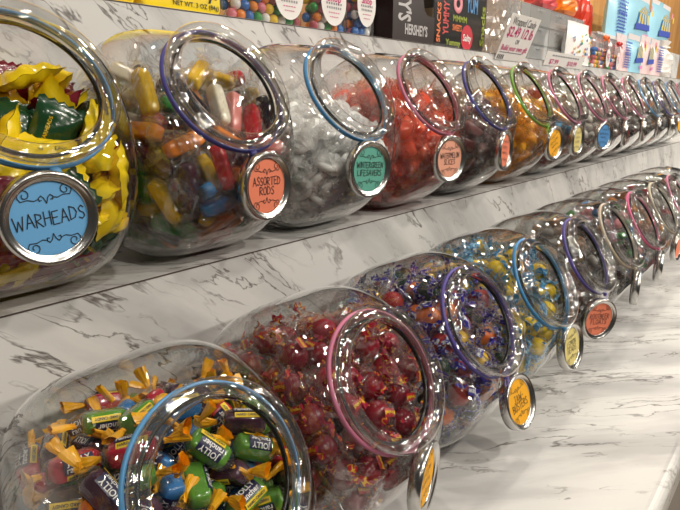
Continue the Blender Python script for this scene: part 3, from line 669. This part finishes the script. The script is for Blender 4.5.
# ------------------------------------------------------------------ boxed and bagged sweets on the ledge
LZ = LEDGE + .0004
FX, FZ = (1, 0, 0), (0, 0, 1)
YEL = P('carton_yellow', (.84, .62, .012), .35, 0, .5, 0, .2); YELD = P('carton_gold', (.62, .43, .02), .4)
for k, (x0, lb) in enumerate(((-.072, 'yellow sweet carton standing left of the other yellow carton on the ledge'), (.074, 'yellow sweet carton standing beside the gumball bags on the ledge'))):
    r = tag(empty('candy_carton', (x0 + .07, .305, LZ)), lb, 'box', 'yellow sweet cartons')
    v = rbox(0, 0, .085, .0695, .021, .085, 14, 24, 12); MB().add(*v, YEL, False).build('carton', r)
    m = MB(); text_at(m, 'Candy.', INK, (.025, -.0212, .033), FX, FZ, h=.018, bold=.03); text_at(m, 'NET WT. 3 OZ (84g)', INK, (.022, -.0212, .012), FX, FZ, w=.082, bold=.01)
    m.build('lettering', r)
    MB().add(*box(-.0694, -.0205, 0, .0694, -.0198, .004), YELD, False)
WCARD = P('white_card', (.80, .77, .74), .6); GREYI = P('grey_ink', (.28, .27, .28), .6); MAG = P('magenta_ink', (.55, .02, .16), .5)
GUMC = dict(white=(.82, .80, .76), orange=(.85, .25, .02), yellow=(.86, .58, .03), blue=(.03, .16, .50), green=(.03, .30, .06), pink=(.78, .22, .28), rosy=(.45, .08, .10))
BALL = {n: MB().add(*sphere(.0088, 16, 10), P('gum_' + n, c, .2, 0, .5, 0, .3)).mesh('gumball') for n, c in GUMC.items()}
def pillow(m, w, h, t, mat, n=12, k=9, e=3.0, seal=.0, wob=.0012, seed=0):
    """bag standing on z = 0, centred on x, bulging to both sides; seal = height of the flat top band"""
    rg = random.Random(seed)
    for s in (1, -1):
        v = []
        for i in range(k + 1):
            z = h * i / k
            for j in range(n + 1):
                u = -1 + 2 * j / n; q = min(1, z / max(1e-6, h - seal)) * 2 - 1
                d = t / 2 * max(0, 1 - abs(u) ** e) ** .7 * (max(.04, 1 - max(0, q) ** 3) if z < h - seal else .04) + rg.uniform(0, wob)
                v.append((u * w / 2 * (1 - .03 * max(0, q)), s * -d, z))
        f = grid_faces(k + 1, n + 1, False); m.add(v, f if s > 0 else [q[::-1] for q in f], mat)
def label_oval(m, c, rx, rz):
    v = [(c[0] + rx * math.cos(2 * PI * j / 32), c[1], c[2] + rz * math.sin(2 * PI * j / 32)) for j in range(32)]
    m.add(v, [tuple(range(32))], WCARD, False)
    text_at(m, 'Candy', MAG, (c[0], c[1], c[2] + rz * .42), FX, FZ, w=rx * 1.25, bold=.02); text_at(m, 'Shop', MAG, (c[0], c[1], c[2] + rz * .12), FX, FZ, w=rx * 1.1, bold=.02)
    for q, (wd, mt) in enumerate(((1.3, GREYI), (1.2, GREYI), (.9, MAG), (.7, MAG))):
        z = c[2] - rz * (.16 + .17 * q)
        for a in range(5 + (q < 2) * 2):
            n = 5 + (q < 2) * 2; x = c[0] + rx * wd * ((a + .15) / n - .5)
            m.add([(x, c[1] - .0006, z), (x + rx * wd * .6 / n, c[1] - .0006, z), (x + rx * wd * .6 / n, c[1] - .0006, z + rz * (.09 if q < 2 else .04)), (x, c[1] - .0006, z + rz * (.09 if q < 2 else .04))], [(0, 1, 2, 3)], mt, False)
def gum_bag(x0, x1, y, h, fill_h, lb, oval, where, seed, bow=None):
    rg = random.Random(seed); cx = (x0 + x1) / 2
    r = tag(empty('gumball_bag', (cx, y, LZ)), lb, 'bag of gumballs', 'clear bags of gumballs')
    m = MB(); pillow(m, x1 - x0, h, .046, BAGF, 14, 10, 8, .0, .0008, seed); m.build('film', r)
    if oval:
        m = MB(); label_oval(m, (oval[0] - cx, -.0252, oval[1]), oval[2], oval[3]); m.build('label', r)['label'] = 'white oval label with pink and grey lettering'
    if bow:
        m = MB(); bm_ = P('bow_' + bow[0], bow[1], .3)
        for s in (-1, 1):
            m.add(*xf(torus(.012, .003, 20, 8, .006), Matrix.Translation((s * .015, -.030, bow[2])) @ Matrix.Rotation(PI / 2 + s * .3, 4, 'X') @ Matrix.Scale(.6, 4, (0, 1, 0))), bm_)
            m.add([(0, -.031, bow[2]), (0, -.031, bow[2] - .004), (s * .045, -.033, bow[2] - .022), (s * .043, -.033, bow[2] - .010)], [(0, 1, 2, 3)], bm_, False)
        m.add(*xf(sphere(.006, 10, 8), Matrix.Translation((0, -.030, bow[2]))), bm_); m.build('bow', r)
    nx = int((x1 - x0 - .012) / .0182); dz = .0158; k = 0
    for row in range(int(fill_h / dz)):
        for layer in (0, 1):
            for c in range(nx - ((row + layer) % 2)):
                x = cx + (c - (nx - 1 - ((row + layer) % 2)) / 2) * .0182 + rg.uniform(-.0003, .0003)
                nm = rg.choices(list(GUMC), [2, 3, 2, 4, 2, 2, 1])[0]
                o = bpy.data.objects.new('gumball', BALL[nm]); COL.objects.link(o); o.location = (x, y - .0095 + layer * .019, LZ + .0092 + row * dz)
                tag(o, '%s gumball in the clear bag %s' % (nm, where), 'gumball', '%s gumballs in the bag %s' % (nm, where)); k += 1
gum_bag(.221, .405, .303, .20, .13, 'clear bag of bright gumballs with oval label, next to yellow cartons', (.356, .052, .035, .042), 'next to the yellow cartons', 1)
gum_bag(.412, .528, .303, .20, .13, 'clear bag of bright gumballs with oval label, between two other bags', (.474, .055, .036, .044), 'between two other gumball bags', 2)
gum_bag(.534, .612, .303, .20, .13, 'clear bag of gumballs with oval label, beside dark brown boxes', (.574, .062, .030, .044), 'beside the dark brown boxes', 3)
BRN = P('carton_brown', (.022, .011, .010), .4); TAN = P('carton_inside', (.24, .17, .10), .7); SILV = P('silver_ink', (.52, .50, .50), .35)
r = tag(empty('chocolate_carton', (.585, .355, LZ)), 'dark brown carton with large silver lettering behind the gumball bag', 'box')
MB().add(*rbox(0, 0, .10, .082, .022, .10, 16, 24, 12), BRN, False).build('carton', r)
m = MB(); text_at(m, "HERSHEY'S", SILV, (-.018, -.0225, .045), FX, FZ, w=.185, h=.052, bold=.03); m.build('lettering', r)
r = tag(empty('chocolate_display_box', (.752, .31, LZ)), 'open dark brown display carton with cut away front and silver lettering', 'box')
m = MB(); T_ = .003
m.add(*prism([(-.084, 0), (.084, 0), (.084, .062), (.052, .064), (.040, .074), (.034, .094), (.018, .21), (-.084, .21)], -.03, -.03 + T_), BRN, False)
m.add(*box(-.084, -.027, 0, -.081, .03, .21), BRN, False); m.add(*box(.081, -.0268, 0, .084, .03, .085), BRN, False); m.add(*box(-.081, .027, 0, .081, .03, .21), BRN, False)
m.add(*box(.0802, -.0265, .003, .0808, .0268, .0845), TAN, False); m.add(*box(-.0805, .0262, .003, .0805, .0268, .209), TAN, False); m.add(*box(-.081, -.027, 0, .081, .027, .003), TAN, False)
m.build('carton', r)
m = MB(); text_at(m, "HERSHEY'S", SILV, (.008, -.0302, .028), FX, FZ, w=.092, h=.021, bold=.03)
text_at(m, "HERSHEY'S", SILV, (-.040, -.0302, .125), (0, 0, -1), FX, w=.165, h=.046, bold=.03); m.build('lettering', r)
m = MB().add(*rbox(0, 0, 0, .0115, .004, .045, 8), P('bar_wrap', (.05, .02, .015), .3))
for k in range(5):
    o = obj('chocolate_bar', m.mesh('chocolate_bar') if k == 0 else o.data); o.location = (.765 + k * .014 * 0 + .0 + (k - 2) * .0245 + .0, .316, LZ + .0485)
    tag(o, 'chocolate bar standing inside the open brown display carton', 'chocolate bar', 'bars in brown display carton')
# black bag printed with bright words
r = tag(empty('snack_bag', (.99, .325, LZ)), 'black gift bag printed with bright coloured snack words beside brown boxes', 'bag')
BLK = P('bag_black', (.018, .018, .018), .3, 0, .5, 0, .3)
MB().add(*rbox(0, 0, .135, .138, .034, .135, 12, 28, 14), BLK, False).build('bag', r)
m = MB(); cI = lambda n, c: P('print_' + n, c, .5)
O_, R_, B_, G_, K_ = cI('orange', (.80, .20, .06)), cI('coral', (.62, .08, .08)), cI('sky', (.10, .28, .55)), cI('lime', (.30, .36, .04)), cI('rose', (.75, .28, .32))
def W(s, mt, x, z, w, ux=FX, uy=FZ, h=None):
    q = MB(); text_at(q, s, mt, (x - .99, -.0344, z - .108), ux, uy, w=w, h=h, bold=.025); q.build('printed_word', r)
UPX, UPY = (0, 0, 1), (-1, 0, 0)
W('SNACKS', O_, .872, .165, .090, UPX, UPY, .016); W('YUMMY', R_, .905, .178, .078, UPX, UPY, .026); W('YUM', B_, 1.035, .222, .060, FX, FZ, .038)
W('MMMM', G_, .975, .182, .070, FX, FZ, .014); W('SWEETS', O_, .962, .160, .046, FX, FZ, .014); W('Snacks', G_, 1.098, .175, .10, UPX, UPY, .022)
W('Yummy', G_, .945, .124, .074, FX, FZ, .013); W('SWEET', O_, 1.07, .266, .10, FX, FZ, .020)
v, f = disc(.031, 0); m.add([(p[0] + 1.016 - .99, -.0346, p[1] + .140 - .108) for p in v], f, P('print_red', (.52, .02, .04), .5), False)
text_at(m, 'Salty', WINK, (1.016 - .99, -.0348, .032), FX, FZ, w=.044, bold=.02); m.build('printed_badge', r); m = MB()
tv, tf = torus(.016, .007, 20, 8, .0012); m.add([(p[0] + .962 - .99, -.0346 - p[2], p[1] + .216 - .108) for p in tv], tf, K_)
m.build('printed_ring', r)
def gift_bag(x0, x1, y, h, t, lb, seed, body=None, tie=None):
    r = tag(empty('clear_gift_bag', ((x0 + x1) / 2, y, LZ)), lb, 'bag'); m = MB(); pillow(m, x1 - x0, h, t, CRINK, 22, 18, 4, .05, .010, seed)
    for k in range(len(m.sm)): m.sm[k] = False
    m.build('film', r); return r
gift_bag(1.145, 1.345, .31, .30, .06, 'clear cellophane bag between black word bag and price sign', 5)
# price signs clipped to the ledge edge
def price_sign(x0, x1, zb, h, lean, lb, draw):
    r = tag(empty('price_sign', ((x0 + x1) / 2, E_L - .0022, Z0 + zb)), lb, 'sign'); a = math.atan2(lean, h)
    r.rotation_euler = (a, 0, 0); w = x1 - x0; H = math.hypot(h, lean)
    MB().add(*box(-w / 2, -.0008, 0, w / 2, .0008, H), WCARD, False).build('card', r)
    m = MB(); draw(m, w, H); m.build('lettering', r); return r
def d1(m, w, H):
    y = -.0009; t = lambda s, mt, z, wd, h, b=.0: text_at(m, s, mt, (0, y, z), FX, FZ, w=wd, h=h, off=.0005, bold=b)
    t('Wrapped Candy', INK, H * .86, w * .80, H * .17, .0); t('$2.49 1/2 lb', MAG, H * .63, w * .86, H * .21, .02); t('OR', INK, H * .43, w * .12, H * .10); t('Build your own gift', MAG, H * .28, w * .88, H * .12, .015)
    m.add([(-w * .45, y - .0005, H * .165), (w * .3, y - .0005, H * .165), (w * .3, y - .0005, H * .185), (-w * .45, y - .0005, H * .185)], [(0, 1, 2, 3)], GREYI, False)
    for k in range(4): m.add([(-w * .46 + k * w * .055, y - .0005, H * .02), (-w * .43 + k * w * .055, y - .0005, H * .02), (-w * .43 + k * w * .055, y - .0005, H * .12), (-w * .46 + k * w * .055, y - .0005, H * .12)], [(0, 1, 2, 3)], INK, False)
def d2(m, w, H):
    y = -.0009; n = 11
    for k in range(n):
        x = -w * .36 + w * .72 * k / n
        m.add([(x, y - .0005, H * .70), (x + w * .05, y - .0005, H * .70), (x + w * .05, y - .0005, H * .80), (x, y - .0005, H * .80)], [(0, 1, 2, 3)], GREYI, False)
    text_at(m, '$7.99', MAG, (-w * .28, y, H * .32), FX, FZ, w=w * .22, h=H * .34, bold=.02); text_at(m, '$10.99', MAG, (w * .20, y, H * .32), FX, FZ, w=w * .26, h=H * .34, bold=.02)
price_sign(1.12, 1.312, .093, .114, .044, 'white price sign with pink and black lettering clipped to the ledge', d1)
price_sign(1.465, 1.82, .093, .042, .012, 'small low white price card with two pink prices on the ledge edge', d2)
# clear drawers stacked with bits inside
bit_m = [P('bit_%d' % k, c, .4) for k, c in enumerate(((.75, .75, .75), (.20, .42, .62), (.72, .66, .30), (.5, .5, .5)))]
me = None
for rw in range(3):
    for c in range(4):
        x = 1.36 + (c + .5) * .176; z = LZ + rw * .0605
        r = tag(empty('acrylic_box', (x, .40, z)), 'small clear acrylic box in the stack behind the price signs', 'box', 'stacked clear boxes behind the price signs')
        if me is None:
            w = .0865; q = MB()
            for b in (box(-w, -.055, 0, w, .055, .002), box(-w, -.055, .002, -w + .002, .055, .056), box(w - .002, -.055, .002, w, .055, .056), box(-w + .002, -.055, .002, w - .002, -.053, .056), box(-w + .002, .053, .002, w - .002, .055, .056)): q.add(*b, ACRYL, False)
            me = q.mesh('shell'); q = MB(); q.add(*box(-w, -.0555, .0565, w, .055, .0598), ACRYL, False); q.add(*box(-.02, -.061, .046, .02, -.0556, .052), ACRYL, False); ml = q.mesh('lid')
        obj('shell', me, r); obj('lid', ml, r)
        if (rw + c) % 2:
            q = MB(); rg = random.Random(rw * 9 + c)
            for k in range(6): q.add(*xf(rbox(0, 0, 0, .011, .009, .012, 4, 8, 6), Matrix.Translation((-.062 + k * .0245, rg.uniform(-.03, .03), .0148))), bit_m[rg.randrange(4)])
            o = q.build('box_contents', None, (x, .40, z)); tag(o, 'pale bits lying inside one clear acrylic box of the stack', 'sweets', 'pale bits in clear boxes', 'stuff')
def lump_bag(name, loc, w, d, h, mat, lb, seed, cat='bag', cinch=.25):
    rg = random.Random(seed); r = tag(empty(name, loc), lb, cat); n, k = 22, 14; v = []
    for i in range(k + 1):
        t = i / k; s = min(1, (t / .12) ** .5) if t < .12 else (1 if t < .62 else (1 - (1 - cinch) * min(1, (t - .62) / .2) if t < .82 else cinch + (t - .82) * 2.2))
        for j in range(n):
            a = 2 * PI * j / n; q = s * (1 + rg.uniform(-.10, .10))
            v.append((w / 2 * q * math.copysign(abs(math.cos(a)) ** .7, math.cos(a)), d / 2 * q * math.copysign(abs(math.sin(a)) ** .7, math.sin(a)), h * t))
    m = MB(); m.add(v, grid_faces(k + 1, n) + [tuple(range(n))[::-1]], mat, False); m.build('bag', r)
    m = MB(); m.add(*torus(w * cinch * .52, .004, 20, 8, .004, h * .82), P('tie_white', (.8, .78, .74), .4)); m.build('tie', r); return r
SHI = lambda n, c: P('foil_' + n, c, .22, 0, .6, 0, .5)
zt = LZ + 3 * .0605
lump_bag('sweet_bag', (1.75, .40, zt), .17, .08, .15, SHI('pinkred', (.72, .09, .10)), 'pinkish red shiny bag on top of the clear boxes, left one', 1)
lump_bag('sweet_bag', (1.96, .40, zt), .17, .08, .16, SHI('orange_bag', (.88, .22, .02)), 'orange shiny bag on top of the clear boxes', 2)
lump_bag('sweet_bag', (2.20, .42, LZ), .13, .10, .40, SHI('red_bag', (.62, .045, .02)), 'tall red shiny bag standing right of the clear boxes', 3)
# white bag with dots
r = tag(empty('dotted_bag', (1.905, .312, LZ)), 'white paper bag with coloured dots standing before the clear boxes', 'bag')
DOT = P('dot_paper', (.80, .79, .77), .5); m = MB(); pillow(m, .235, .155, .06, DOT, 14, 10, 4, .02, .002, 3)
rg = random.Random(4); dc = [P('dot_%d' % k, c, .5) for k, c in enumerate(((.75, .10, .08), (.05, .18, .5), (.85, .5, .03), (.06, .35, .1)))]
m.build('bag', r); m = MB()
for k in range(44):
    x, z = rg.uniform(-.10, .10), rg.uniform(.008, .135); v, f = disc(.0052, 0, 14); u = x / .1175; q = min(1, z / .13) * 2 - 1
    d = .03 * max(0, 1 - abs(u) ** 4) ** .7 * max(.04, 1 - max(0, q) ** 3) + .0045
    m.add([(p[0] + x, -d, p[1] + z) for p in v], f, dc[k % 4], False)
m.build('dot_print', r)
gum_bag(2.03, 2.235, .305, .135, .08, 'clear bag of gumballs with orange bow beside pale sweet bags', (2.205, .045, .028, .036), 'with the orange bow', 4, ('orange', (.85, .16, .02), .118))
gum_bag(2.245, 2.40, .305, .13, .07, 'narrow clear bag of gumballs with red bow against pale pink bag', (2.35, .040, .022, .036), 'with the red bow', 5, ('red', (.55, .02, .02), .108))
# pale floss bags
PKB = P('floss_pink', (.82, .60, .60), .35, 0, .5, 0, .3); BLB = P('floss_blue', (.33, .62, .76), .35, 0, .5, 0, .3); SEAL = P('floss_seal', (.80, .72, .72), .3); IB = P('floss_ink', (.06, .10, .45), .5)
def floss_bag(x0, x1, y, z, h, mat, kind, lb, seed):
    w = x1 - x0; r = tag(empty('floss_bag', ((x0 + x1) / 2, y, z)), lb, 'sweet bag', 'pale floss bags'); m = MB(); pillow(m, w, h, .07, mat, 14, 12, 3, .03, .001, seed); m.build('bag', r)
    m = MB(); m.add(*box(-w * .47, -.0022, h - .026, w * .47, -.0017, h - .001), SEAL, False); m.build('seal', r)
    m = MB(); Y = -.0375; pts = lambda P_, mt: m.add([(a * w, Y - .0012 * c_, b * h) for a, b, c_ in P_], [tuple(range(len(P_)))], mt, False)
    if kind == 'tent':
        ys = P('print_sun', (.80, .58, .06), .5); bs = P('print_tent', (.04, .22, .50), .5)
        for k in range(8): a, b = -.26 + k * .065, -.26 + (k + 1) * .065; pts([(a, .36, 0), (b, .36, 0), (b * .75, .60, 0), (a * .75, .60, 0)], ys if k % 2 else bs)
        for k in range(8): a, b = -.26 + k * .065, -.26 + (k + 1) * .065; pts([(a * .8, .60, 0), (b * .8, .60, 0), (0, .76, 0)], bs if k % 2 else ys)
        pts([(-.30, .26, 1), (.30, .30, 1), (.28, .42, 1), (-.28, .38, 1)], IB); pts([(.05, .12, 1), (.28, .14, 1), (.27, .22, 1), (.04, .20, 1)], P('print_pinkc', (.70, .25, .50), .5))
        for q, (a, b, mt) in enumerate(((.28, .76, K_), (.36, .68, ys))): m.add([(a * w + .018 * math.cos(t), Y - .001, b * h + .018 * math.sin(t)) for t in np.linspace(0, 2 * PI, 17)[:-1]], [tuple(range(16))], mt, False)
    else:
        rg = random.Random(seed)
        for q in range(11):
            z_ = .74 - q * .062; x_ = -.28
            while x_ < .26:
                l = rg.uniform(.05, .14); pts([(x_, z_, 0), (min(.3, x_ + l), z_, 0), (min(.3, x_ + l), z_ + (.05 if q in (0, 5) else .03), 0), (x_, z_ + (.05 if q in (0, 5) else .03), 0)], IB); x_ += l + .02
    m.build('print', r)
floss_bag(2.41, 2.58, .318, LZ, .165, PKB, 'text', 'pale pink floss bag with blue print beside the red bow bag', 1)
floss_bag(2.59, 2.81, .318, LZ, .18, BLB, 'tent', 'pale blue floss bag with tent print in the lower row of bags', 2)
floss_bag(2.82, 3.02, .318, LZ, .19, PKB, 'tent', 'pale pink floss bag with tent print in the lower row', 3)
floss_bag(3.03, 3.22, .318, LZ, .19, PKB, 'text', 'pale pink floss bag with blue print at right end of row', 4)
lump_bag('paper_bag', (3.37, .33, LZ), .26, .09, .20, P('white_paper_bag', (.78, .74, .70), .5), 'white crinkled bag at far right end of the ledge', 7)
m = MB().add(*box(2.35, .38, LZ, 4.1, .56, LZ + .17), MARB2, False); o = m.build('display_riser'); tag(o, 'low marble block lifting the back row of blue bags', 'riser')
zr = LZ + .1704
floss_bag(2.60, 2.85, .425, zr, .24, BLB, 'text', 'pale blue floss bag with blue print, left in the raised row', 5)
floss_bag(2.87, 3.35, .425, zr, .25, BLB, 'tent', 'large pale blue floss bag with tent print, raised row centre', 6)
floss_bag(3.38, 3.87, .425, zr, .27, BLB, 'tent', 'pale blue floss bag with tent print at right of raised row', 7)
# ------------------------------------------------------------------ light and camera
def lamp(name, loc, target, power, size, col=(1, .93, .82), spread=None):
    l = bpy.data.lights.new(name, 'AREA'); l.shape = 'DISK'; l.size = size; l.energy = power; l.color = col
    if spread: l.spread = math.radians(spread)
    o = bpy.data.objects.new(name, l); COL.objects.link(o); o.location = loc
    o.rotation_euler = (Vector(target) - Vector(loc)).to_track_quat('-Z', 'Y').to_euler(); return o
for k, x in enumerate((-1.1, .1, 1.3, 2.5, 3.7, 4.9)):
    d = (.2, .72, 1, 1, 1, 1)[k]
    lamp('ceiling_and_fill_spot', (x, .12, 2.85), (x + .15, -.05, 1), 14 * d, .11)
    lamp('ceiling_and_fill_spot', (x - .4, -1.5, 2.85), (x - .2, -.05, 1.15), 30 * d, .14)  # front row added as unseen fill for jar fronts and tag faces
    lamp('ceiling_and_fill_spot', (x + .3, -3.2, 2.9), (x + .1, -.1, 1.2), 34 * d, .16)  # third row, unseen, added for glints, wrapper sparkle and brighter jar fronts
w = bpy.data.worlds.new('World'); SC.world = w; w.use_nodes = True
w.node_tree.nodes['Background'].inputs[0].default_value = (.27, .25, .23, 1); w.node_tree.nodes['Background'].inputs[1].default_value = .25
Rr = ((0.651659541, -0.758511597, 0.0), (-0.201604969, -0.173206190, -0.964030628), (0.731228609, 0.628219527, -0.265791173))
cd = bpy.data.cameras.new('camera'); cam = bpy.data.objects.new('camera', cd); COL.objects.link(cam); SC.camera = cam
cd.sensor_width = 36; cd.lens = 558.35 / 680 * 36; cd.clip_start = .01
cam.matrix_world = Matrix(((Rr[0][0], -Rr[1][0], -Rr[2][0], -.38497), (Rr[0][1], -Rr[1][1], -Rr[2][1], -.47491), (Rr[0][2], -Rr[1][2], -Rr[2][2], Z0 - .01874), (0, 0, 0, 1)))
SC.view_settings.view_transform = 'Standard'; SC.view_settings.look = 'None'; SC.view_settings.gamma = 1; SC.view_settings.exposure = -.82
SC.cycles.transparent_max_bounces = 160; SC.cycles.max_bounces = 14; SC.cycles.transmission_bounces = 10; SC.cycles.glossy_bounces = 4; SC.cycles.diffuse_bounces = 6
SC.cycles.caustics_reflective = False; SC.cycles.caustics_refractive = False; SC.cycles.use_denoising = True
print('CANDY COUNTS', n1, n2, n3, n4, n5, n6, n7, m1, m2, m3, m4, m5, len(bpy.data.objects))
